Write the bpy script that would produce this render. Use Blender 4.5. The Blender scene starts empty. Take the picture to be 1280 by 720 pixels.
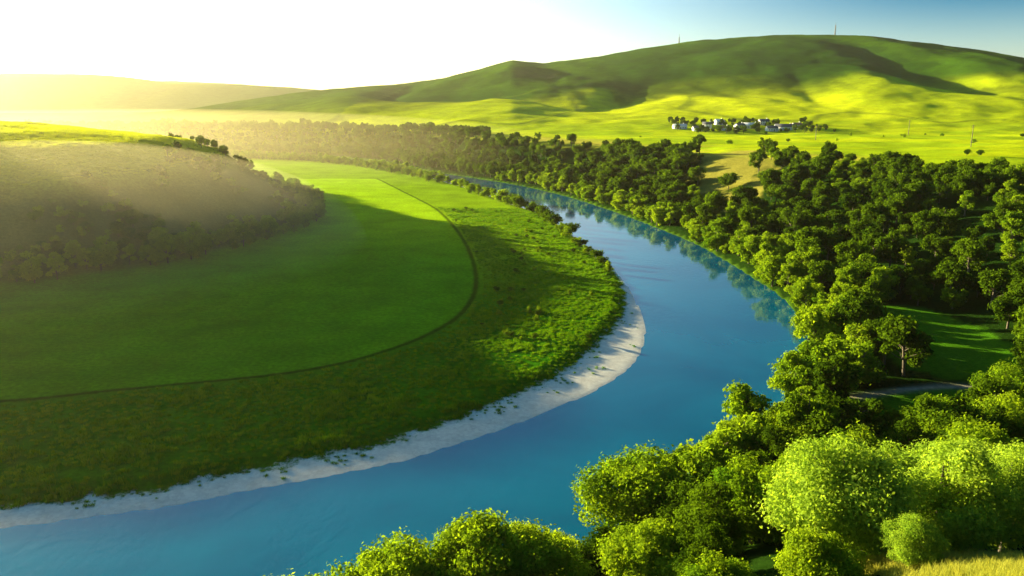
import bpy, math, random
import numpy as np
from mathutils import Vector
SUN_AZ=55.0; SUN_EL=9.4
rng=np.random.default_rng(7)
scene=bpy.context.scene
COL=scene.collection
# ------------------------------------------------------------------ helpers
def link(o,parent=None):
    COL.objects.link(o)
    if parent: o.parent=parent
    return o
def mesh_np(name,V,F,mats=(),midx=None,smooth=False):
    """V (n,3); F list of arrays with same width (n,k)"""
    me=bpy.data.meshes.new(name)
    V=np.asarray(V,dtype=np.float32)
    if not isinstance(F,(list,tuple)): F=[F]
    me.vertices.add(len(V)); me.vertices.foreach_set('co',V.ravel())
    loops=np.concatenate([f.ravel() for f in F]).astype(np.int32)
    tot=np.concatenate([np.full(len(f),f.shape[1]) for f in F]).astype(np.int32)
    start=np.concatenate([[0],np.cumsum(tot)[:-1]]).astype(np.int32)
    me.loops.add(len(loops)); me.loops.foreach_set('vertex_index',loops)
    me.polygons.add(len(tot)); me.polygons.foreach_set('loop_start',start)
    for m in mats: me.materials.append(m)
    if midx is not None: me.polygons.foreach_set('material_index',np.asarray(midx,dtype=np.int32))
    if smooth: me.polygons.foreach_set('use_smooth',np.ones(len(tot),dtype=bool))
    me.update(calc_edges=True); me.validate()
    return me
def sstep(x,a=0.0,b=1.0):
    t=np.clip((x-a)/(b-a),0,1); return t*t*(3-2*t)
def _hash(i,j,s):
    h=(i.astype(np.int64)*374761393+j.astype(np.int64)*668265263+s*1442695041)&0xffffffff
    h=((h^(h>>13))*1274126177)&0xffffffff
    return ((h^(h>>16))&0xffff)/65535.0
def vnoise(x,y,s=0):
    xi=np.floor(x); yi=np.floor(y); fx=x-xi; fy=y-yi
    fx=fx*fx*(3-2*fx); fy=fy*fy*(3-2*fy)
    a=_hash(xi,yi,s); b=_hash(xi+1,yi,s); c=_hash(xi,yi+1,s); d=_hash(xi+1,yi+1,s)
    return (a*(1-fx)+b*fx)*(1-fy)+(c*(1-fx)+d*fx)*fy
def fbm(x,y,s=0,o=4):
    r=0;a=.5;t=0
    for k in range(o):
        r=r+a*vnoise(x*2**k,y*2**k,s+k*17); t+=a; a*=.5
    return r/t
def catmull(P,n=6):
    P=np.array(P,float); out=[]
    Q=np.vstack([2*P[0]-P[1],P,2*P[-1]-P[-2]])
    for i in range(1,len(Q)-2):
        for k in range(n):
            t=k/n
            out.append(.5*((2*Q[i])+(-Q[i-1]+Q[i+1])*t+(2*Q[i-1]-5*Q[i]+4*Q[i+1]-Q[i+2])*t*t+(-Q[i-1]+3*Q[i]-3*Q[i+1]+Q[i+2])*t**3))
    out.append(P[-1]); return np.array(out)
def pdist(X,Y,P):
    d=np.full(X.shape,1e18)
    for (ax,ay),(bx,by) in zip(P[:-1],P[1:]):
        vx,vy=bx-ax,by-ay; L=vx*vx+vy*vy+1e-9
        t=np.clip(((X-ax)*vx+(Y-ay)*vy)/L,0,1)
        q=(X-ax-t*vx)**2+(Y-ay-t*vy)**2
        np.minimum(d,q,out=d)
    return np.sqrt(d)
def inpoly(X,Y,P):
    r=np.zeros(X.shape,bool); n=len(P)
    for i in range(n):
        ax,ay=P[i]; bx,by=P[(i+1)%n]
        if ay==by: continue
        c=((ay>Y)!=(by>Y))&(X<(bx-ax)*(Y-ay)/(by-ay)+ax)
        r^=c
    return r
# ------------------------------------------------------------------ plan of the valley (metres)
LB=[(-300,80),(-170,90),(-110,99),(-74.4,105),(-64,108),(-53.5,111),(-43.2,116),(-31.7,121),(-19.3,127),(-11.5,133),(-3,140),(6.4,149.5),(17.1,161),
    (25.7,174),(31.8,189),(35.9,207),(38,228),(38.9,260),(37.6,293),(33.4,325),(27,380),(17.6,437),(0,490),(-22.4,559),(-50.4,629),
    (-85,712),(-105.5,755),(-160,830),(-260,900),(-420,960),(-700,1010),(-1500,1050)]
RB=[(-300,45),(-160,52),(-70,66),(-35,74),(-10,85),(6.5,96.5),(19.3,109.5),(30.7,123),(41,136),(50.5,147.5),(61.7,161),(71.8,183),(78.7,203),(84.4,228),
    (86.5,252),(85.8,279),(84,317),(79.8,356),(69.9,406),(56.3,464),(32.7,543),(0,616),(-33.6,670),(-73.7,735),(-100,785),(-150,880),(-260,965),
    (-420,1030),(-700,1080),(-1500,1120)]
LB=catmull(LB); RB=catmull(RB)
RIVER=np.vstack([LB,RB[::-1]])
HILL=catmull([(-1200,130),(-900,150),(-400,190),(-230,235),(-172,260),(-151,273),(-133,294),(-117,336),(-106,380),(-110,430),(-122,480),(-150,540),(-210,600),(-300,660),(-450,720),(-1200,820)],4)
TRACK=catmull([(-200,140),(-150,145),(-103,150.7),(-89,154.6),(-74.5,159),(-59.3,164),(-43.5,171.5),(-30.9,183),(-20.9,199.5),(-14,223.5),(-12,260),(-16.9,317),(-27,380),(-43.4,455),(-70,535),(-110,650)],4)
PATH=catmull([(70,153),(80,156),(90,157),(104,156),(125,160),(160,175)],4)
def river(X,Y):
    dl=pdist(X,Y,LB); dr=pdist(X,Y,RB); w=inpoly(X,Y,RIVER)
    return dl,dr,w
def hill_d(X,Y):
    return np.where(inpoly(X,Y,HILL),1,-1)*pdist(X,Y,HILL)
CX=[-4000,-1400,-900,-725,-512,-426,-300,-171,-85,0,85,171,341,512,682,853,981,1194,1365,1834,2600,4000]
CZ=[30,34,40,52,80,97,115,128,150,174,164,176,205,228,240,238,218,190,170,140,120,100]
FX=[-5400,-3600,-2237,-1776,-1356,-834,-480,0,1800,5400]
FZ=[222,210,190,180,150,116,95,84,78,78]
def Wof(Y): return np.interp(Y,[100,250,450,700,1000],[150,150,125,85,85])
def ridge_t(X,Y):
    yf=900+60*np.sin(X/260.)+.0*X
    return (Y-yf)/(2200-yf)
def gwid(Y): return np.interp(Y,[100,116,130,150,172,189,211,233,262,290],[5.5,5.5,7,9,11,12,8,4,1.5,.8])
def height(X,Y,full=False):
    X=np.asarray(X,float); Y=np.asarray(Y,float)
    dl,dr,w=river(X,Y)
    left=(dl<dr)&~w
    gw=gwid(Y)
    zl=.06+np.minimum(dl,gw)*.07+sstep(dl,gw,gw+5)*.9+.6*fbm(X/25,Y/25,3)*sstep(dl,5,30)
    hd=hill_d(X,Y)
    prof=np.interp(hd,[-12,0,12,48,66,82,120,200,400,700],[0,1.0,6,30,37,41,45,49,57,60])
    prof=prof+(fbm(X/11,Y/11,19,3)-.5)*4*sstep(hd,3,25)*(1-sstep(hd,55,80))
    prof=prof*(1+.12*(fbm(X/60,Y/60,11)-.5)*sstep(hd,0,60))
    prof=prof+(22*np.exp(-((X+350)/46)**2-((Y-400)/70)**2)+9*np.exp(-((X+335)/55)**2-((Y-310)/60)**2))*sstep(hd,5,60)  # unseen rises added left of view to lengthen the hill's shadow
    zl=zl+np.maximum(prof,0)*1.0
    W=Wof(Y)
    pl=sstep(dr,35,W)*22
    zr=.1+np.minimum(dr,4)*.35+.02*np.minimum(dr,100)+pl*(1+.2*(fbm(X/60,Y/60,5)-.5))+1.5*fbm(X/30,Y/30,9)*sstep(dr,4,30)
    t=ridge_t(X,Y)
    tt=np.clip(np.where(t>1,2-t,t),0,1)
    s=.4*tt+.6*sstep(tt)
    zc=np.interp(X,CX,CZ)
    gull=np.abs(fbm(X/330+.25*vnoise(X/200,Y/300,2),Y/900,41,2)-.5)*4
    gull=np.clip(gull,0,1)
    gull2=fbm(X/150,Y/300,43,3)
    amp=np.clip(tt*3,0,1)*(1-sstep(tt,.6,.95)*.85)
    rise=np.maximum(zc-27,0)*s
    rise=rise+amp*(gull*28+gull2*26-26)*np.clip(rise/60,0,1)+ (fbm(X/240,Y/240,31,2)-.5)*12*sstep(t,0,.3)*(1-sstep(t,.6,.95)*.6)
    zr=zr+np.maximum(rise,0)*sstep(dr,60,260)
    z2=np.interp(X,FX,FZ)*sstep(Y,2350,3600)+(fbm(X/500,Y/500,77)-.5)*36*sstep(Y,2300,3200)
    zr=np.maximum(zr,z2)
    fg=np.clip(30+(47-Y)*.55,0,46)*sstep(X,-8,30)*sstep(dr,0,26)
    zr=np.maximum(zr,fg+.6*fbm(X/7,Y/7,1))
    zw=-.05-2.2*sstep(np.minimum(dl,dr),0,9)
    z=np.where(w,zw,np.where(left,zl,zr))
    if full: return z,dl,dr,w,left,gw,hd,t,gull,gull2
    return z
# ------------------------------------------------------------------ materials
def mat(name):
    m=bpy.data.materials.new(name); m.use_nodes=True
    nt=m.node_tree; nt.nodes.clear()
    out=nt.nodes.new('ShaderNodeOutputMaterial')
    return m,nt,out
def N(nt,t,**k):
    n=nt.nodes.new(t)
    for a,b in k.items():
        if a=='inp':
            for kk,v in b.items(): n.inputs[kk].default_value=v
        else: setattr(n,a,b)
    return n
def simple(name,c,rough=.8,var=.15,scale=3,metal=0):
    m,nt,out=mat(name)
    b=N(nt,'ShaderNodeBsdfPrincipled',inp={'Roughness':rough,'Metallic':metal})
    tc=N(nt,'ShaderNodeTexCoord'); n=N(nt,'ShaderNodeTexNoise',inp={'Scale':scale,'Detail':4})
    nt.links.new(tc.outputs['Object'],n.inputs['Vector'])
    r=N(nt,'ShaderNodeValToRGB')
    r.color_ramp.elements[0].position=.3; r.color_ramp.elements[1].position=.7
    r.color_ramp.elements[0].color=(*[x*(1-var) for x in c],1); r.color_ramp.elements[1].color=(*[min(1,x*(1+var)) for x in c],1)
    nt.links.new(n.outputs['Fac'],r.inputs['Fac']); nt.links.new(r.outputs['Color'],b.inputs['Base Color'])
    nt.links.new(b.outputs[0],out.inputs[0]); return m
def leafmat(name,c1,c2,tr,trmix=.45):
    m,nt,out=mat(name)
    oi=N(nt,'ShaderNodeObjectInfo'); at=N(nt,'ShaderNodeAttribute',attribute_name='tone')
    add=N(nt,'ShaderNodeMath',operation='MULTIPLY_ADD',inp={1:.45}); nt.links.new(oi.outputs['Random'],add.inputs[0])
    mm=N(nt,'ShaderNodeMath',operation='MULTIPLY',inp={1:.55}); nt.links.new(at.outputs['Fac'],mm.inputs[0]); nt.links.new(mm.outputs[0],add.inputs[2])
    mx=N(nt,'ShaderNodeMix',data_type='RGBA',inp={6:(*c1,1),7:(*c2,1)}); nt.links.new(add.outputs[0],mx.inputs[0])
    d=N(nt,'ShaderNodeBsdfDiffuse'); nt.links.new(mx.outputs[2],d.inputs['Color'])
    t=N(nt,'ShaderNodeBsdfTranslucent')
    m2=N(nt,'ShaderNodeMix',data_type='RGBA',blend_type='MULTIPLY',inp={0:1.0,7:(*tr,1)}); nt.links.new(mx.outputs[2],m2.inputs[6]); nt.links.new(m2.outputs[2],t.inputs['Color'])
    ms=N(nt,'ShaderNodeMixShader',inp={0:trmix}); nt.links.new(d.outputs[0],ms.inputs[1]); nt.links.new(t.outputs[0],ms.inputs[2])
    nt.links.new(ms.outputs[0],out.inputs[0]); return m
M_leaf=leafmat('foliage_green',(.008,.028,.002),(.11,.18,.006),(1.8,1.75,.6),.38)  # darkened: shade of the woodland gaps put into the leaf colour
M_leafb=leafmat('foliage_sunny',(.05,.125,.005),(.26,.35,.012),(1.6,1.5,.6),.48)
M_leafc=leafmat('foliage_pale',(.13,.23,.015),(.34,.46,.04),(1.5,1.4,.8),.5)
M_bark=simple('bark',(.10,.075,.05),.9,.4,4)
M_tuft=leafmat('tall_grass',(.035,.155,.003),(.18,.31,.004),(1.6,1.4,.5),.45)
M_sunny_grass=leafmat('hilltop_grass',(.28,.35,.006),(.42,.45,.01),(1.4,1.3,.5),.5)  # bright blades: hilltop sunlight put into the grass colour
M_dry=leafmat('dry_grass',(.22,.26,.03),(.40,.38,.06),(1.3,1.2,.8),.4)
def ground_mat():
    m,nt,out=mat('valley_ground'); L=nt.links.new
    col=N(nt,'ShaderNodeAttribute',attribute_name='Col'); bank=N(nt,'ShaderNodeAttribute',attribute_name='bank')
    geo=N(nt,'ShaderNodeNewGeometry')
    n1=N(nt,'ShaderNodeTexNoise',inp={'Scale':.9,'Detail':5,'Roughness':.7}); L(geo.outputs['Position'],n1.inputs['Vector'])
    n2=N(nt,'ShaderNodeTexNoise',inp={'Scale':.045,'Detail':6,'Roughness':.65}); L(geo.outputs['Position'],n2.inputs['Vector'])
    r1=N(nt,'ShaderNodeMapRange',inp={1:.3,2:.7,3:.66,4:1.3}); L(n1.outputs['Fac'],r1.inputs[0])
    r2=N(nt,'ShaderNodeMapRange',inp={1:.3,2:.7,3:.76,4:1.22}); L(n2.outputs['Fac'],r2.inputs[0])
    mu=N(nt,'ShaderNodeMath',operation='MULTIPLY'); L(r1.outputs[0],mu.inputs[0]); L(r2.outputs[0],mu.inputs[1])
    # wheel track: signed distance attribute, worn strip about 1.2 m wide
    tk=N(nt,'ShaderNodeAttribute',attribute_name='trk')
    ab=N(nt,'ShaderNodeMath',operation='ABSOLUTE'); L(tk.outputs['Fac'],ab.inputs[0])
    tn=N(nt,'ShaderNodeTexNoise',inp={'Scale':.5,'Detail':4}); L(geo.outputs['Position'],tn.inputs['Vector'])
    ta=N(nt,'ShaderNodeMath',operation='MULTIPLY_ADD',inp={1:.8}); L(tn.outputs['Fac'],ta.inputs[0]); L(ab.outputs[0],ta.inputs[2])
    tr=N(nt,'ShaderNodeMapRange',interpolation_type='SMOOTHSTEP',inp={1:.6,2:1.9,3:.34,4:1.0}); L(ta.outputs[0],tr.inputs[0])
    mu2=N(nt,'ShaderNodeMath',operation='MULTIPLY'); L(mu.outputs[0],mu2.inputs[0]); L(tr.outputs[0],mu2.inputs[1]); mu=mu2
    vm=N(nt,'ShaderNodeVectorMath',operation='SCALE'); L(col.outputs['Color'],vm.inputs[0]); L(mu.outputs[0],vm.inputs['Scale'])
    v=N(nt,'ShaderNodeTexVoronoi',inp={'Scale':1.7}); L(geo.outputs['Position'],v.inputs['Vector'])
    gr=N(nt,'ShaderNodeMix',data_type='RGBA',inp={6:(.60,.52,.40,1),7:(.88,.80,.64,1)}); 
    n3=N(nt,'ShaderNodeTexNoise',inp={'Scale':.35,'Detail':8,'Roughness':.75}); L(geo.outputs['Position'],n3.inputs['Vector'])
    r3=N(nt,'ShaderNodeMapRange',inp={1:.35,2:.65}); L(n3.outputs['Fac'],r3.inputs[0]); 
    av=N(nt,'ShaderNodeMath',operation='MULTIPLY_ADD',inp={1:.6,2:.0}); L(r3.outputs[0],av.inputs[0])
    sc=N(nt,'ShaderNodeSeparateColor'); L(v.outputs['Color'],sc.inputs[0])
    a2=N(nt,'ShaderNodeMath',operation='MULTIPLY_ADD',inp={1:.4}); L(sc.outputs[0],a2.inputs[0]); L(av.outputs[0],a2.inputs[2])
    L(a2.outputs[0],gr.inputs[0])
    n4=N(nt,'ShaderNodeTexNoise',inp={'Scale':.28,'Detail':7,'Roughness':.75}); L(geo.outputs['Position'],n4.inputs['Vector'])
    mm=N(nt,'ShaderNodeMath',operation='MULTIPLY_ADD',inp={1:12.0,2:-6.0}); L(n4.outputs['Fac'],mm.inputs[0])
    ad=N(nt,'ShaderNodeMath',operation='ADD'); L(bank.outputs['Fac'],ad.inputs[0]); L(mm.outputs[0],ad.inputs[1])
    r4=N(nt,'ShaderNodeMapRange',inp={1:-.7,2:.7,3:1,4:0}); L(ad.outputs[0],r4.inputs[0])
    mx=N(nt,'ShaderNodeMix',data_type='RGBA'); L(r4.outputs[0],mx.inputs[0]); L(vm.outputs[0],mx.inputs[6]); L(gr.outputs[2],mx.inputs[7])
    n5=N(nt,'ShaderNodeTexNoise',inp={'Scale':2.2,'Detail':6,'Roughness':.8}); L(geo.outputs['Position'],n5.inputs['Vector'])
    bs=N(nt,'ShaderNodeMapRange',inp={1:0,2:1,3:1.0,4:.3}); L(r4.outputs[0],bs.inputs[0])
    bp=N(nt,'ShaderNodeBump',inp={'Strength':1.0,'Distance':.9}); L(n5.outputs['Fac'],bp.inputs['Height']); L(bs.outputs[0],bp.inputs['Strength'])
    b=N(nt,'ShaderNodeBsdfDiffuse'); L(mx.outputs[2],b.inputs['Color']); L(bp.outputs[0],b.inputs['Normal'])
    L(b.outputs[0],out.inputs[0]); return m
M_ground=ground_mat()
def water_mat():
    m,nt,out=mat('river_water'); L=nt.links.new
    geo=N(nt,'ShaderNodeNewGeometry')
    n=N(nt,'ShaderNodeTexNoise',inp={'Scale':.022,'Detail':5,'Distortion':.5}); L(geo.outputs['Position'],n.inputs['Vector'])
    rr=N(nt,'ShaderNodeMapRange',inp={1:.35,2:.65}); L(n.outputs['Fac'],rr.inputs[0])
    mx=N(nt,'ShaderNodeMix',data_type='RGBA',inp={6:(.0,.075,.14,1),7:(.0,.125,.20,1)}); L(rr.outputs[0],mx.inputs[0])
    b=N(nt,'ShaderNodeBsdfPrincipled',inp={'Roughness':.05,'IOR':1.42}); L(mx.outputs[2],b.inputs['Base Color'])
    mp=N(nt,'ShaderNodeMapping',inp={'Scale':(1,.6,1)}); L(geo.outputs['Position'],mp.inputs[0])
    n2=N(nt,'ShaderNodeTexNoise',inp={'Scale':.6,'Detail':4,'Roughness':.5,'Distortion':.2}); L(mp.outputs[0],n2.inputs['Vector'])
    n3=N(nt,'ShaderNodeTexNoise',inp={'Scale':.03,'Detail':4,'Distortion':1.0}); L(geo.outputs['Position'],n3.inputs['Vector'])
    r=N(nt,'ShaderNodeMapRange',inp={1:.42,2:.58,3:.10,4:.45}); L(n3.outputs['Fac'],r.inputs[0])
    bp=N(nt,'ShaderNodeBump',inp={'Strength':.25,'Distance':.10}); L(n2.outputs['Fac'],bp.inputs['Height']); L(r.outputs[0],bp.inputs['Strength']); L(bp.outputs[0],b.inputs['Normal'])
    L(b.outputs[0],out.inputs[0]); return m
# ------------------------------------------------------------------ terrain
def ell(X,Y,cx,cy,rx,ry,rot=0):
    c,s=math.cos(rot),math.sin(rot); dx,dy=X-cx,Y-cy
    return ((dx*c+dy*s)/rx)**2+((-dx*s+dy*c)/ry)**2
def CLEAR(X,Y):
    n=(fbm(X/9,Y/9,23)-.5)*.8
    return np.maximum(sstep(1.15-ell(X,Y,105,190,15,32,-.25)-n,0,.2),sstep(1.15-ell(X,Y,80,143,19,14,.3)-n,0,.2))
def TAN(X,Y):
    n=(fbm(X/18,Y/18,27)-.5)*2.6
    return sstep(1.0-ell(X,Y,140,510,28,85,-.3)-n,0,.3)
def build_terrain():
    NR,NC=820,640
    r=100*(9400/100)**(np.linspace(0,1,NR)); Yr=r-150
    a=np.linspace(-1.25,1.25,NC)
    X=(Yr+200)[:,None]*a[None,:]; Y=np.repeat(Yr[:,None],NC,1)
    z,dl,dr,w,left,gw,hd,t,g,g2=height(X,Y,True)
    C=np.zeros(X.shape+(3,))
    def put(mask,c):
        c=np.array(c); mask=np.clip(mask,0,1)[...,None]; C[:]=C*(1-mask)+c*mask
    put(np.ones(X.shape),(.10,.20,.012))
    trk=pdist(X,Y,TRACK)
    poly=np.vstack([TRACK,[(-300,650),(-300,140)]])
    inner=inpoly(X,Y,poly)
    st=np.where(inner,1,-1)*trk
    inn=sstep(st,-1.5,1.5)
    put(left,(.050,.20,.003)); put(left*sstep(Y,210,330),(.22,.36,.003))  # far rough strip yellowed: sunlight put into its colour
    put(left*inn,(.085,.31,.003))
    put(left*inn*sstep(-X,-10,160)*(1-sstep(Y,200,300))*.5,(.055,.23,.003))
    put(left*inn*sstep(Y,270,430),(.34,.54,.003))  # far field brightened where the sun reaches, light painted into the grass
    put(left*inn*(.08*(np.sin(trk/2.6)*.5+.5)),(.18,.40,.006))
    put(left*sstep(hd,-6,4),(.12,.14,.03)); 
    put(left*sstep(hd,34,60),(.46,.50,.006))  # hilltop ground brightened: sunlight painted into its colour
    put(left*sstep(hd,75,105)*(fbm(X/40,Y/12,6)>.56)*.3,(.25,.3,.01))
    right=~left&~w
    W=Wof(Y)
    put(right*(1-sstep(dr,W-15,W+10)),(.015,.04,.004))  # woodland floor darkened: shade under the trees painted in
    put(right*CLEAR(X,Y),(.07,.20,.006))
    put(right*np.exp(-(pdist(X,Y,PATH)/1.3)**2),(.42,.37,.27))
    fld=right*sstep(dr,W-15,W+10)
    put(fld,(.46,.54,.004))
    put(fld*sstep(fbm(X/90,Y/40,51),.48,.56)*.6,(.24,.38,.006))
    put(fld*(1-sstep(dr,W+20,W+110))*sstep(fbm(X/50,Y/30,53),.42,.55)*.8,(.46,.38,.06))
    put(right*TAN(X,Y)*.7,(.36,.32,.05))
    hi=right*sstep(t,.0,.25)
    put(hi,(.58,.63,.003))  # ridge fields brightened: sunlight put into their colour
    cells=vnoise(X/210+.3*vnoise(X/90,Y/90,3),Y/300,61)
    put(hi*sstep(cells,.52,.6)*.4,(.34,.46,.004))
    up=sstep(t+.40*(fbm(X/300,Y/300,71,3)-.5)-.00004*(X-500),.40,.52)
    put(hi*up*.95,(.028,.095,.004))  # upper slope darkened: grazing-sun shade painted into the ground
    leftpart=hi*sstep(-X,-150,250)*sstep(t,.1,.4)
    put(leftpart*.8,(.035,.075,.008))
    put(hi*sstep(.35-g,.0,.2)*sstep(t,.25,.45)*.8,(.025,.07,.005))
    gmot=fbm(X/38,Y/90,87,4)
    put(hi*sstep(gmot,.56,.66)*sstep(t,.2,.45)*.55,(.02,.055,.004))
    rows=sstep(np.abs(fbm(X/160,Y/420,83,2)-.5),.012,.003)*sstep(t,.02,.1)*(1-sstep(t,.4,.5))
    put(right*rows*.6,(.10,.15,.01))
    put(right*sstep(Y,2350,2700),(.05,.07,.015))
    put(right*(X<-250)*sstep(Y,900,1300)*.7,(.08,.14,.015))
    V=np.stack([X,Y,z],-1).reshape(-1,3)
    idx=np.arange(NR*NC).reshape(NR,NC)
    F=np.stack([idx[:-1,:-1],idx[:-1,1:],idx[1:,1:],idx[1:,:-1]],-1).reshape(-1,4)
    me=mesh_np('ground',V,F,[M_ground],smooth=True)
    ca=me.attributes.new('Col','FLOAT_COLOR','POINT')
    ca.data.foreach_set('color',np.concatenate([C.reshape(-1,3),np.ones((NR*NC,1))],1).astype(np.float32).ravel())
    bk=np.where(left,dl-gw,np.where(w,np.where(dl<dr,-20,20),30.))
    at=me.attributes.new('bank','FLOAT','POINT'); at.data.foreach_set('value',bk.astype(np.float32).ravel())
    at=me.attributes.new('trk','FLOAT','POINT'); at.data.foreach_set('value',np.where(left,st,50).astype(np.float32).ravel())
    link(bpy.data.objects.new('ground',me))
build_terrain()
def resample(P,n):
    s=np.concatenate([[0],np.cumsum(np.hypot(*np.diff(P,axis=0).T))]); q=np.linspace(0,s[-1],n)
    return np.stack([np.interp(q,s,P[:,0]),np.interp(q,s,P[:,1])],1)
a=resample(LB,160); b=resample(RB,160); d=b-a; d/=np.linalg.norm(d,axis=1)[:,None]
a2=a-d*7; b2=b+d*7
V=np.vstack([np.c_[a2,np.zeros(160)],np.c_[b2,np.zeros(160)]])
i=np.arange(159); F=np.stack([i,i+160,i+161,i+1],-1)
link(bpy.data.objects.new('river_water',mesh_np('river_water',V,F,[water_mat()])))
# ------------------------------------------------------------------ trees
def tube(P,R,k=6):
    P=np.array(P,float); n=len(P); V=[]
    for j in range(n):
        t=P[min(j+1,n-1)]-P[max(j-1,0)]; t/=np.linalg.norm(t)+1e-9
        u=np.cross(t,[.3,1,.1]); u/=np.linalg.norm(u)+1e-9; v=np.cross(t,u)
        for q in range(k):
            an=2*math.pi*q/k; V.append(P[j]+R[j]*(math.cos(an)*u+math.sin(an)*v))
    F=[(j*k+q,j*k+(q+1)%k,(j+1)*k+(q+1)%k,(j+1)*k+q) for j in range(n-1) for q in range(k)]
    return np.array(V),np.array(F)
def tree_mesh(name,seed,H=12,R=5,ncl=26,nleaf=150,ls=.55,leaf=None,low=.2):
    g=np.random.default_rng(seed)
    Vs=[];Fs=[];mi=[];tone=[];off=0
    lean=g.normal(0,.04,2)*H
    tp=[(0,0,-.8),(lean[0]*.2,lean[1]*.2,H*.2),(lean[0]*.6,lean[1]*.6,H*.45),(lean[0],lean[1],H*.8)]
    v,f=tube(tp,[H*.028,H*.022,H*.015,H*.004],8); Vs.append(v);Fs.append(f+off);off+=len(v);mi+=[1]*len(f);tone+=[.5]*len(v)
    cz=H*(.5+low*.5); rz=H*(.5-low*.5)*.92
    cents=[]
    for c in range(ncl):
        dr=g.normal(size=3); dr/=np.linalg.norm(dr); 
        rr=g.uniform(.35,.92)**.7 if c>2 else .1
        taper=1.0-.25*max(dr[2],0)
        p=np.array([dr[0]*R*rr*taper+lean[0]*.7,dr[1]*R*rr*taper+lean[1]*.7,cz+dr[2]*rz*rr*.95])
        cr=R*g.uniform(.15,.38)
        cents.append((p,cr))
        st=np.array([lean[0]*.4,lean[1]*.4,max(H*.18,min(H*.6,p[2]-H*.2))])
        mid=(st+p)/2+g.normal(0,.25,3)
        v,f=tube([st,mid,p],[H*.009,H*.006,H*.002],5); Vs.append(v);Fs.append(f+off);off+=len(v);mi+=[1]*len(f);tone+=[.5]*len(v)
    for p,cr in cents:
        n=int(nleaf*(cr/(R*.3))**2)
        d=g.normal(size=(n,3)); d/=np.linalg.norm(d,axis=1)[:,None]
        rad=cr*np.clip(g.normal(.88,.20,n),.3,1.5)
        lump=1+.3*np.sin(d[:,0]*5+seed)*np.sin(d[:,1]*5+p[0])*np.cos(d[:,2]*4)
        c=p+d*(rad*lump)[:,None]*np.array([1,1,.8])
        nn=d*.7+g.normal(0,.5,(n,3))+np.array([0,0,.25]); nn/=np.linalg.norm(nn,axis=1)[:,None]
        u=np.cross(nn,g.normal(size=(n,3))); u/=np.linalg.norm(u,axis=1)[:,None]; w=np.cross(nn,u)
        s=(ls*g.uniform(.5,1.25,n))[:,None]
        q=np.stack([c-u*s,c-w*s*.55+nn*s*.12,c+u*s,c+w*s*.55+nn*s*.12],1).reshape(-1,3)
        f=np.arange(n*4).reshape(n,4)
        Vs.append(q);Fs.append(f+off);off+=n*4;mi+=[0]*n
        tb=np.clip(g.normal(.5,.22),0,1); tone+=list(np.repeat(np.clip(tb+g.normal(0,.18,n),0,1),4))
    me=mesh_np(name,np.vstack(Vs),np.vstack(Fs),[leaf or M_leaf,M_bark],mi)
    at=me.attributes.new('tone','FLOAT','POINT'); at.data.foreach_set('value',np.array(tone,dtype=np.float32))
    return me
def tuft_mesh(name,seed,h=1.0,r=.6,n=70,mat_=None,wd=.05):
    g=np.random.default_rng(seed)
    b=np.c_[g.normal(0,r*.45,(n,2)),np.full(n,-.1)]
    an=g.uniform(0,6.28,n); ln=g.uniform(.1,.6,n)*h; hh=h*g.uniform(.5,1.1,n)
    dirv=np.c_[np.cos(an),np.sin(an),np.zeros(n)]; side=np.c_[-np.sin(an),np.cos(an),np.zeros(n)]
    m=b+dirv*(ln*.35)[:,None]+np.c_[np.zeros((n,2)),hh*.6]; t=b+dirv*ln[:,None]+np.c_[np.zeros((n,2)),hh]
    V=np.stack([b-side*wd,b+side*wd,m+side*wd*.8,m-side*wd*.8,t],1).reshape(-1,3)
    k=np.arange(n)*5
    Q=np.stack([k,k+1,k+2,k+3],-1); T=np.stack([k+3,k+2,k+4],-1)
    me=mesh_np(name,V,[Q,T],[mat_ or M_tuft])
    at=me.attributes.new('tone','FLOAT','POINT'); at.data.foreach_set('value',np.repeat(np.clip(g.normal(.5,.25,n),0,1),5).astype(np.float32))
    return me
def proto(cname,meshes):
    c=bpy.data.collections.new(cname)
    for j,m in enumerate(meshes):
        c.objects.link(bpy.data.objects.new(f'{cname}_part_{j:02d}',m))
    return c
P_tree=proto('broadleaf_variants',[tree_mesh(f'bl{j}',100+j,H=[12,13,11,14,12,10][j],R=[5,4.6,5.4,5,4.2,4.8][j],ncl=24+j%3*5,nleaf=150,ls=.42,leaf=M_leaf,low=.12) for j in range(6)])
P_sunny=proto('willow_variants',[tree_mesh(f'wl{j}',200+j,H=[12,11,13,10][j],R=[5,5,4.6,4.8][j],ncl=26,nleaf=170,ls=.40,leaf=M_leafb,low=.04) for j in range(4)])
P_bush=proto('bush_variants',[tree_mesh(f'bu{j}',300+j,H=4.5,R=3,ncl=14,nleaf=110,ls=.3,leaf=[M_leaf,M_leafb][j%2],low=0.0) for j in range(4)])
P_tuft=proto('tussock_variants',[tuft_mesh(f'tf{j}',400+j,h=.8,r=1.0,n=80,wd=.06) for j in range(4)])
P_sunny_grass=proto('hilltop_grass_variants',[tuft_mesh(f'hf{j}',430+j,h=.7,r=1.6,n=90,mat_=M_sunny_grass,wd=.09) for j in range(3)])
P_dry=proto('dry_variants',[tuft_mesh(f'df{j}',450+j,h=.7,r=.5,n=90,mat_=M_dry,wd=.015) for j in range(3)])
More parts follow.
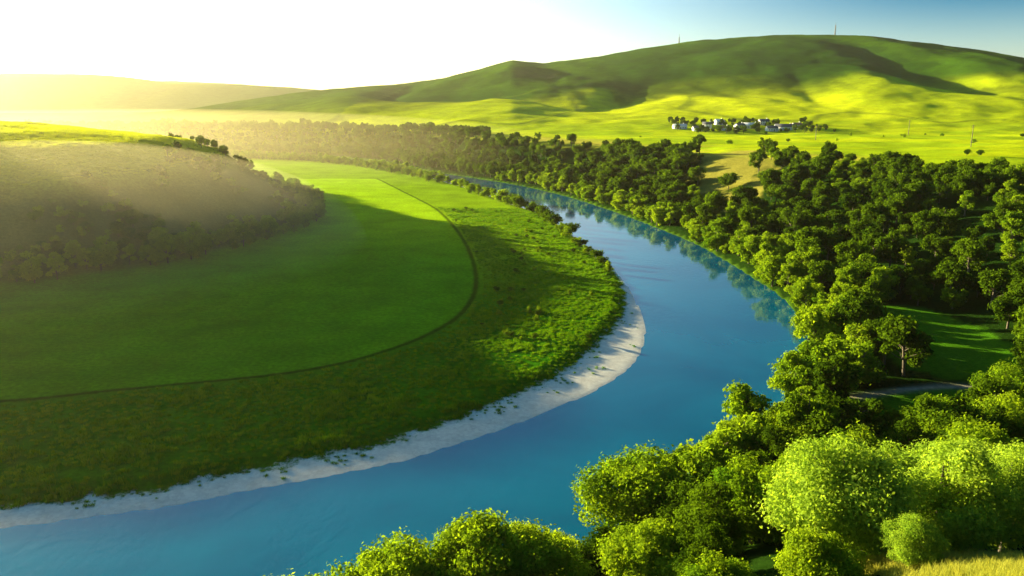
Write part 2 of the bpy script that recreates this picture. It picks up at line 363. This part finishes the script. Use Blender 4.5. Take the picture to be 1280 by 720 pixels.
def instancer(name,X,Y,scl,coll,nvar,dz=0,g=rng):
    n=len(X)
    Z=height(X,Y)+dz
    me=bpy.data.meshes.new(name); me.vertices.add(n); me.vertices.foreach_set('co',np.stack([X,Y,Z],1).astype(np.float32).ravel())
    for nm,tp,v in (('rotz','FLOAT',g.uniform(0,6.28,n)),('scl','FLOAT',scl)):
        me.attributes.new(nm,tp,'POINT').data.foreach_set('value',np.asarray(v,dtype=np.float32))
    me.attributes.new('pick','INT','POINT').data.foreach_set('value',g.integers(0,nvar,n).astype(np.int32))
    o=link(bpy.data.objects.new(name,me))
    nt=bpy.data.node_groups.new(name+'_nodes','GeometryNodeTree')
    nt.interface.new_socket('Geometry',in_out='INPUT',socket_type='NodeSocketGeometry'); nt.interface.new_socket('Geometry',in_out='OUTPUT',socket_type='NodeSocketGeometry')
    gi=nt.nodes.new('NodeGroupInput'); go=nt.nodes.new('NodeGroupOutput')
    ip=nt.nodes.new('GeometryNodeInstanceOnPoints'); ci=nt.nodes.new('GeometryNodeCollectionInfo')
    ci.inputs['Collection'].default_value=coll; ci.inputs['Separate Children'].default_value=True; ci.inputs['Reset Children'].default_value=True
    def na(nm,t):
        q=nt.nodes.new('GeometryNodeInputNamedAttribute'); q.data_type=t; q.inputs['Name'].default_value=nm
        return [s for s in q.outputs if s.enabled and s.name=='Attribute'][0]
    cx=nt.nodes.new('ShaderNodeCombineXYZ')
    L=nt.links.new
    L(gi.outputs[0],ip.inputs['Points']); L(ci.outputs[0],ip.inputs['Instance']); ip.inputs['Pick Instance'].default_value=True
    L(na('pick','INT'),ip.inputs['Instance Index']); L(na('rotz','FLOAT'),cx.inputs[2]); L(cx.outputs[0],ip.inputs['Rotation']); L(na('scl','FLOAT'),ip.inputs['Scale'])
    L(ip.outputs[0],go.inputs[0])
    md=o.modifiers.new('scatter','NODES'); md.node_group=nt
    return o
def cand(x0,x1,y0,y1,sp,jit=.45):
    xs=np.arange(x0,x1,sp); ys=np.arange(y0,y1,sp); X,Y=np.meshgrid(xs,ys)
    X=X+rng.uniform(-jit,jit,X.shape)*sp; Y=Y+rng.uniform(-jit,jit,Y.shape)*sp
    return X.ravel(),Y.ravel()
def right_of(dl,dr,w): return (~w)&(dr<=dl)
tot={}
# right bank main woodland
X,Y=cand(-20,330,100,640,7.4); dl,dr,w=river(X,Y)
edge=Wof(Y)*(.85+.3*fbm(X/40,Y/40,91))
k=right_of(dl,dr,w)&(dr>9)&(dr<edge)&(CLEAR(X,Y)<.3)&(TAN(X,Y)<.3)&(pdist(X,Y,PATH)>3)&(Y>118)&(rng.random(len(X))<np.where(fbm(X/35,Y/35,133)>.45,.92,.6))&(X<Y*.95+60)
pk=k&(fbm(X/18,Y/18,33)>.62)
instancer('woodland_trees',X[k&~pk],Y[k&~pk],rng.uniform(.45,1.25,(k&~pk).sum()),P_tree,6)
instancer('mixed_woodland_trees',X[pk],Y[pk],rng.uniform(.5,.95,pk.sum()),P_sunny,4)
tot['wood']=int(k.sum())
X,Y=cand(-20,120,104,640,5.4); dl,dr,w=river(X,Y)
k=right_of(dl,dr,w)&(dr>.8)&(dr<11)&(CLEAR(X,Y)<.6)&(rng.random(len(X))<.78)
instancer('riverside_willows',X[k],Y[k],rng.uniform(.4,1.0,k.sum())*np.interp(Y[k],[240,400],[1.12,.9]),P_sunny,4)
# far river woods
X,Y=cand(-900,120,640,1250,9); dl,dr,w=river(X,Y)
k=right_of(dl,dr,w)&(dr>1.5)&(dr<np.where(Y<900,85,120)*(.7+.6*fbm(X/50,Y/50,92)))&(rng.random(len(X))<.85)
instancer('distant_valley_trees',X[k],Y[k],rng.uniform(.5,1.05,k.sum()),P_tree,6); tot['far']=int(k.sum())
# left bank bushes / trees
X,Y=cand(-120,60,280,500,2.6); dl,dr,w=river(X,Y)
k=(~w)&(dl<dr)&(dl>.5)&(dl<5)&(rng.random(len(X))<.4)
instancer('bank_bushes',X[k],Y[k],rng.uniform(.3,1.6,k.sum())*np.interp(Y[k],[280,400,500],[.6,1,1.2]),P_bush,4)
X,Y=cand(-700,40,470,1000,6.5); dl,dr,w=river(X,Y)
k=(~w)&(dl<dr)&(dl>1)&(dl<np.interp(Y,[470,600,760],[8,16,30]))&(rng.random(len(X))<.7)&(hill_d(X,Y)<0)
instancer('left_bank_trees',X[k],Y[k],rng.uniform(.35,.8,k.sum())*np.interp(Y[k],[470,600],[.75,1]),P_sunny,4)
# left hill
X,Y=cand(-420,-90,190,640,5.0); hd=hill_d(X,Y); dn=fbm(X/28,Y/28,95)
k=(hd>-7)&(hd<6)&(rng.random(len(X))<.6)
instancer('hill_foot_trees',X[k],Y[k],rng.uniform(.3,.95,k.sum()),P_sunny,4)
k=(hd>=6)&(hd<48)&(dn+.12*rng.random(len(X))>.66)
instancer('hillside_shrubs',X[k],Y[k],rng.uniform(.4,1.1,k.sum()),P_bush,4)
k=(((hd>=7)&(hd<40)&(dn>.62))|((hd>32)&(hd<62)&(X>-235)&(Y>370)&(dn>.44)))&(rng.random(len(X))<.35)
instancer('hillside_trees',X[k],Y[k],rng.uniform(.3,.65,k.sum()),P_tree,6)
X,Y=cand(-420,-120,300,760,2.4); hd=hill_d(X,Y)
k=(hd>48)&(X>-.75*Y-20)&(rng.random(len(X))<.9)
instancer('hilltop_grass',X[k],Y[k],rng.uniform(.6,1.2,k.sum()),P_sunny_grass,3); tot['sunny_grass']=int(k.sum())
# plateau scrub and hedges
X,Y=cand(-500,1200,480,1400,16)
z,dl,dr,w,left,gw,hd,t,g,g2=height(X,Y,True)
k=(~left)&(~w)&(dr>Wof(Y)+10)&(X<Y*.8)&(t<.12)&(fbm(X/60,Y/25,97)>.72)&(rng.random(len(X))<.4)
instancer('scattered_scrub',X[k],Y[k],rng.uniform(.5,1.2,k.sum()),P_bush,4); tot['scrub']=int(k.sum())
# rough grass strip
X,Y=cand(-230,45,95,460,1.35); dl,dr,w=river(X,Y)
inner=inpoly(X,Y,np.vstack([TRACK,[(-300,650),(-300,140)]])); gw=gwid(Y)
td=pdist(X,Y,TRACK)
k=(~w)&(dl<dr)&(~inner)&(dl>gw+.3)&(td>1.6)&(rng.random(len(X))<(.15+1.2*fbm(X/7,Y/7,99))*np.interp(td,[1.6,7],[.35,1]))&(X>-.8*Y)
instancer('meadow_tussocks',X[k],Y[k],(.40+1.1*np.clip(fbm(X/6,Y/6,199)-.25,0,1)*rng.uniform(.6,1.4,len(X)))[k],P_tuft,4); tot['tuft']=int(k.sum())
k2=k&(Y>190)&(fbm(X/8,Y/8,299)>.58)&(rng.random(len(X))<.06)
instancer('meadow_bushes',X[k2],Y[k2],rng.uniform(.15,.45,k2.sum()),P_bush,4)
X,Y=cand(-120,42,98,290,1.1); dl,dr,w=river(X,Y); gw=gwid(Y)
k=(~w)&(dl<dr)&(dl>1.5)&(dl<gw+.3)&(fbm(X/5,Y/5,399)+.25*dl/(gw+.1)>.74)&(rng.random(len(X))<.5)
instancer('shingle_grass',X[k],Y[k],rng.uniform(.2,.55,k.sum()),P_tuft,4)
X,Y=cand(26,60,25,56,.5); k=rng.random(len(X))<.8
instancer('dry_hillside_grass',X[k],Y[k],rng.uniform(.5,1.2,k.sum()),P_dry,3)
# foreground trees (one object each)
near=[tree_mesh(f'near_tree_mesh_{j}',500+j,H=14,R=[6.8,6.2,5.6,6.4,6.4,6.0][j],ncl=[50,56,44,52,54,48][j],nleaf=[520,520,520,520,760,760][j],ls=[.27,.27,.27,.27,.2,.2][j],leaf=[M_leafb,M_leafb,M_leaf,M_leafb,M_leafc,M_leafc][j],low=.06) for j in range(6)]
NT=[(17,99,1.12,0),(-4,80,1.02,1),(3,82,.9,3),(-13,77,.92,0),(-21,71,.95,3),(5.5,93,.42,1),(11,84,.72,2),(22,90,.85,2),(27,98,.8,2),(34,104,.85,2),(28,84,.8,3),
    (40,113,.8,2),(47,122,.85,1),(36,92,.8,0),(44,100,.85,2),(52,110,.85,3),(33,76,.95,3),(42,82,.9,4),(50,86,1.05,4),(58,95,1.0,5),(66,104,.95,0),(60,112,.8,2),
    (70,118,.9,1),(82,122,.9,3),(46,70,.85,5),(55,75,.95,4),(64,84,1.05,5),(75,96,1.0,0),(88,108,1.05,3),(22,78,.7,2),(14,75,.7,1),(31,68,.6,2),(98,124,1.0,1),(90,135,.9,0),
    (26,58,.82,4),(36,61,.85,5),(18,66,.55,2),(17,57,.5,3),(22,51,.42,1),(28,50,.30,4),(43,63,.7,4)]
for j,(x,y,s,v) in enumerate(NT):
    o=bpy.data.objects.new('broadleaf_tree',near[v]); link(o)
    o.location=(x,y,float(height(np.array([x]),np.array([y]))[0])-.1); o.scale=(s,s,s*rng.uniform(.9,1.08)); o.rotation_euler=(0,0,rng.uniform(0,6.28))
# ------------------------------------------------------------------ village
M_white=simple('whitewash',(.78,.76,.70),.8,.05); M_slate=simple('slate_roof',(.10,.10,.11),.8,.2); M_tile=simple('tile_roof',(.30,.13,.08),.7,.2)
M_glass=simple('window_glass',(.04,.05,.06),.15,.1); M_wood=simple('timber',(.10,.07,.045),.7,.2); M_metal=simple('galvanised_steel',(.05,.05,.055),.6,.1)
def box(name,c,s,m,parent):
    x,y,z=[q/2 for q in s]
    V=np.array([(i*x,j*y,k*z) for k in(-1,1) for j in(-1,1) for i in(-1,1)])+np.array(c)
    F=np.array([(0,2,3,1),(4,5,7,6),(0,1,5,4),(2,6,7,3),(0,4,6,2),(1,3,7,5)])
    return link(bpy.data.objects.new(name,mesh_np(name,V,F,[m])),parent)
def house(x,y,rot,w,d,h,roofm,rh=None,nm='white_farmhouse'):
    e=bpy.data.objects.new(nm,None); link(e); z=float(height(np.array([x]),np.array([y]))[0]); e.location=(x,y,z-.2); e.rotation_euler=(0,0,rot)
    rh=rh or d*.32
    V=np.array([(-w/2,-d/2,-1),(w/2,-d/2,-1),(w/2,d/2,-1),(-w/2,d/2,-1),(-w/2,-d/2,h),(w/2,-d/2,h),(w/2,d/2,h),(-w/2,d/2,h),(-w/2,0,h+rh),(w/2,0,h+rh)])
    me=mesh_np('walls',V,[np.array([(0,1,5,4),(2,3,7,6)]),np.array([(1,2,6,9,5),(3,0,4,8,7)])],[M_white]); link(bpy.data.objects.new('walls',me),e)
    o=.5; k=rh/(d/2); Vr=[]
    for s in(-1,1):
        for zz in(.08,.3):
            Vr+=[(-w/2-o,s*(d/2+o),h-o*k+zz),(w/2+o,s*(d/2+o),h-o*k+zz),(w/2+o,0,h+rh+zz),(-w/2-o,0,h+rh+zz)]
    F=[]
    for b in(0,8): F+=[(b,b+1,b+2,b+3),(b+4,b+5,b+6,b+7),(b,b+1,b+5,b+4),(b+1,b+2,b+6,b+5),(b+3,b,b+4,b+7)]
    link(bpy.data.objects.new('roof',mesh_np('roof',np.array(Vr),np.array(F),[roofm])),e)
    n=max(2,int(w/3.2))
    for q in range(n):
        px=-w/2+(q+.5)*w/n
        for s in(-1,1):
            if s==-1 and q==n//2: box('door',(px,s*(d/2+.04),1.1),(1.1,.12,2.2),M_wood,e)
            else: box(f'window_{q}_{s}',(px,s*(d/2+.03),1.6),(1.1,.1,1.2),M_glass,e)
            if h>4: box(f'upper_window_{q}_{s}',(px,s*(d/2+.03),4.0),(1.1,.1,1.1),M_glass,e)
    box('chimney',(w*.3,0,h+rh+.6),(.9,.9,1.8),M_white,e)
HS=[(226,985,.2,14,8,3.3,M_slate),(243,1012,-.3,11,8,5.0,M_slate),(259,990,.1,10,7,3.2,M_tile),(281,1003,.5,12,8,5.0,M_slate),(300,1020,-.1,18,9,3.8,M_white),(316,988,.15,13,8,3.6,M_slate),
    (336,1002,-.2,22,10,4.0,M_slate),(356,1016,.3,12,8,4.8,M_tile),(207,1003,.1,16,8,3.2,M_white),(325,1050,.1,13,8,4.8,M_slate),(268,1052,.3,11,8,4.6,M_white)]
for h in HS: house(*h)
vx=rng.uniform(200,385,120); vy=rng.uniform(950,1080,120)
ok=np.array([min((x-h[0])**2+(y-h[1])**2 for h in HS)>140 for x,y in zip(vx,vy)])
instancer('village_trees',vx[ok],vy[ok],rng.uniform(.4,.85,ok.sum()),P_tree,6)
def pole(x,y,H=13):
    e=bpy.data.objects.new('utility_pole',None); link(e); e.location=(x,y,float(height(np.array([x]),np.array([y]))[0]))
    v,f=tube([(0,0,-1),(0,0,H*.5),(0,0,H)],[.32,.27,.22],8); link(bpy.data.objects.new('post',mesh_np('post',v,f,[M_wood])),e)
    box('crossarm',(0,-.3,H-1),(3.2,.16,.2),M_wood,e); box('crossarm_lower',(0,-.3,H-2.2),(2.4,.16,.2),M_wood,e)
    for q in(-1.4,-.6,.6,1.4): box(f'insulator_{q}',(q,-.3,H-.72),(.14,.14,.34),M_glass,e)
for p in((372,655,18),(300,800,14),(480,600,16),(440,900,16)): pole(*p)
def mast(x,y,H):
    e=bpy.data.objects.new('radio_mast',None); link(e); e.location=(x,y,float(height(np.array([x]),np.array([y]))[0])-1)
    Vs=[];Fs=[];off=0
    def bar(a,b,r):
        nonlocal off
        v,f=tube([a,b],[r,r],5); Vs.append(v);Fs.append(f+off);off+=len(v)
    L=[(math.cos(q*2.094),math.sin(q*2.094)) for q in range(3)]
    for c in L: bar((c[0]*1.9,c[1]*1.9,0),(c[0]*.9,c[1]*.9,H),.5)
    for s in range(8):
        r0=1.9-s/8; r1=1.9-(s+1)/8; z0=H*s/8; z1=H*(s+1)/8
        for q in range(3):
            c=L[q]; d=L[(q+1)%3]; bar((c[0]*r0,c[1]*r0,z0),(d[0]*r1,d[1]*r1,z1),.25)
    bar((0,0,H-1),(0,0,H+7),.4)
    link(bpy.data.objects.new('lattice',mesh_np('lattice',np.vstack(Vs),np.vstack(Fs),[M_metal])),e)
mast(845,2180,26); mast(440,2190,16)
# ------------------------------------------------------------------ haze
def haze(name,me,dens,an,colr=(1,1,1,1)):
    m,nt,out=mat(name); v=N(nt,'ShaderNodeVolumeScatter',inp={'Color':colr,'Density':dens,'Anisotropy':an}); nt.links.new(v.outputs[0],out.inputs['Volume'])
    me.materials.append(m); return link(bpy.data.objects.new(name,me))
x0,x1,y0,y1,z0,z1=-9000,9000,-140,9300,-30,260
V=np.array([(x,y,z) for z in(z0,z1) for y in(y0,y1) for x in(x0,x1)],float)
F=np.array([(0,2,3,1),(4,5,7,6),(0,1,5,4),(2,6,7,3),(0,4,6,2),(1,3,7,5)])
haze('morning_haze',mesh_np('morning_haze',V,F),.00006,.80,(1,.88,.55,1))
def blob(name,c,r,dens,an,colr):
    nu,nv=40,20; V=[]
    for j in range(nv+1):
        ph=math.pi*j/nv
        for i_ in range(nu):
            th=2*math.pi*i_/nu; V.append((c[0]+r[0]*math.sin(ph)*math.cos(th),c[1]+r[1]*math.sin(ph)*math.sin(th),c[2]+r[2]*math.cos(ph)))
    F=np.array([(j*nu+i_,(j+1)*nu+i_,(j+1)*nu+(i_+1)%nu,j*nu+(i_+1)%nu) for j in range(nv) for i_ in range(nu)])
    haze(name,mesh_np(name,np.array(V),F),dens,an,colr)
blob('valley_mist',(-450,950,0),(560,520,55),.00034,.6,(1,.82,.40,1))
blob('hillside_mist',(-190,320,0),(130,130,46),.0013,.5,(1,.85,.50,1))
# ------------------------------------------------------------------ light
az=math.radians(SUN_AZ); el=math.radians(SUN_EL)
sd=Vector((-math.sin(az)*math.cos(el),math.cos(az)*math.cos(el),math.sin(el)))
L=bpy.data.lights.new('sun','SUN'); L.energy=25; L.angle=math.radians(.5); L.color=(1,.87,.48)
so=link(bpy.data.objects.new('sun',L)); so.rotation_euler=sd.to_track_quat('Z','Y').to_euler()
w=bpy.data.worlds.new('World'); scene.world=w; w.use_nodes=True; nt=w.node_tree; nt.nodes.clear(); WL=nt.links.new
out=nt.nodes.new('ShaderNodeOutputWorld'); bg=nt.nodes.new('ShaderNodeBackground'); sky=nt.nodes.new('ShaderNodeTexSky')
sky.sky_type='NISHITA'; sky.sun_disc=False; sky.sun_elevation=el; sky.sun_rotation=-az; sky.ozone_density=2.0; sky.dust_density=1.0
tc=nt.nodes.new('ShaderNodeTexCoord'); dp=nt.nodes.new('ShaderNodeVectorMath'); dp.operation='DOT_PRODUCT'; dp.inputs[1].default_value=sd
WL(tc.outputs['Generated'],dp.inputs[0])
sx=nt.nodes.new('ShaderNodeSeparateXYZ'); WL(tc.outputs['Generated'],sx.inputs[0])
def mr(src,a,b,c,d):
    n=nt.nodes.new('ShaderNodeMapRange'); n.interpolation_type='SMOOTHSTEP'
    for i_,v in enumerate((a,b,c,d)): n.inputs[i_+1].default_value=v
    WL(src,n.inputs[0]); return n.outputs[0]
def mth(op,a,b):
    n=nt.nodes.new('ShaderNodeMath'); n.operation=op; WL(a,n.inputs[0]); WL(b,n.inputs[1]); return n.outputs[0]
f1=mth('MULTIPLY',mr(sx.outputs[2],.02,.13,.30,1.0),mr(dp.outputs['Value'],.08,.82,1.0,0.0))
f2=mr(sx.outputs[2],.14,.44,0.0,.74)
def mul(a,fac,c):
    t_=nt.nodes.new('ShaderNodeMix'); t_.data_type='RGBA'; t_.inputs[6].default_value=(1,1,1,1); t_.inputs[7].default_value=(*c,1); WL(fac,t_.inputs[0])
    m_=nt.nodes.new('ShaderNodeMix'); m_.data_type='RGBA'; m_.blend_type='MULTIPLY'; m_.inputs[0].default_value=1
    WL(a,m_.inputs[6]); WL(t_.outputs[2],m_.inputs[7]); return m_.outputs[2]
c_=mul(sky.outputs[0],f1,(.0,.20,.36)); c_=mul(c_,f2,(.08,.64,.80))
bg.inputs[1].default_value=.44
WL(c_,bg.inputs[0]); WL(bg.outputs[0],out.inputs[0])
scene.view_settings.view_transform='Standard'; scene.view_settings.look='None'; scene.view_settings.exposure=0
cam=bpy.data.cameras.new('camera'); cam.lens=28; cam.sensor_width=36; cam.clip_end=30000; cam.clip_start=.5
co=link(bpy.data.objects.new('camera',cam)); co.location=(0,0,60); co.rotation_euler=(math.radians(77),0,0); scene.camera=co
print('COUNTS',tot)
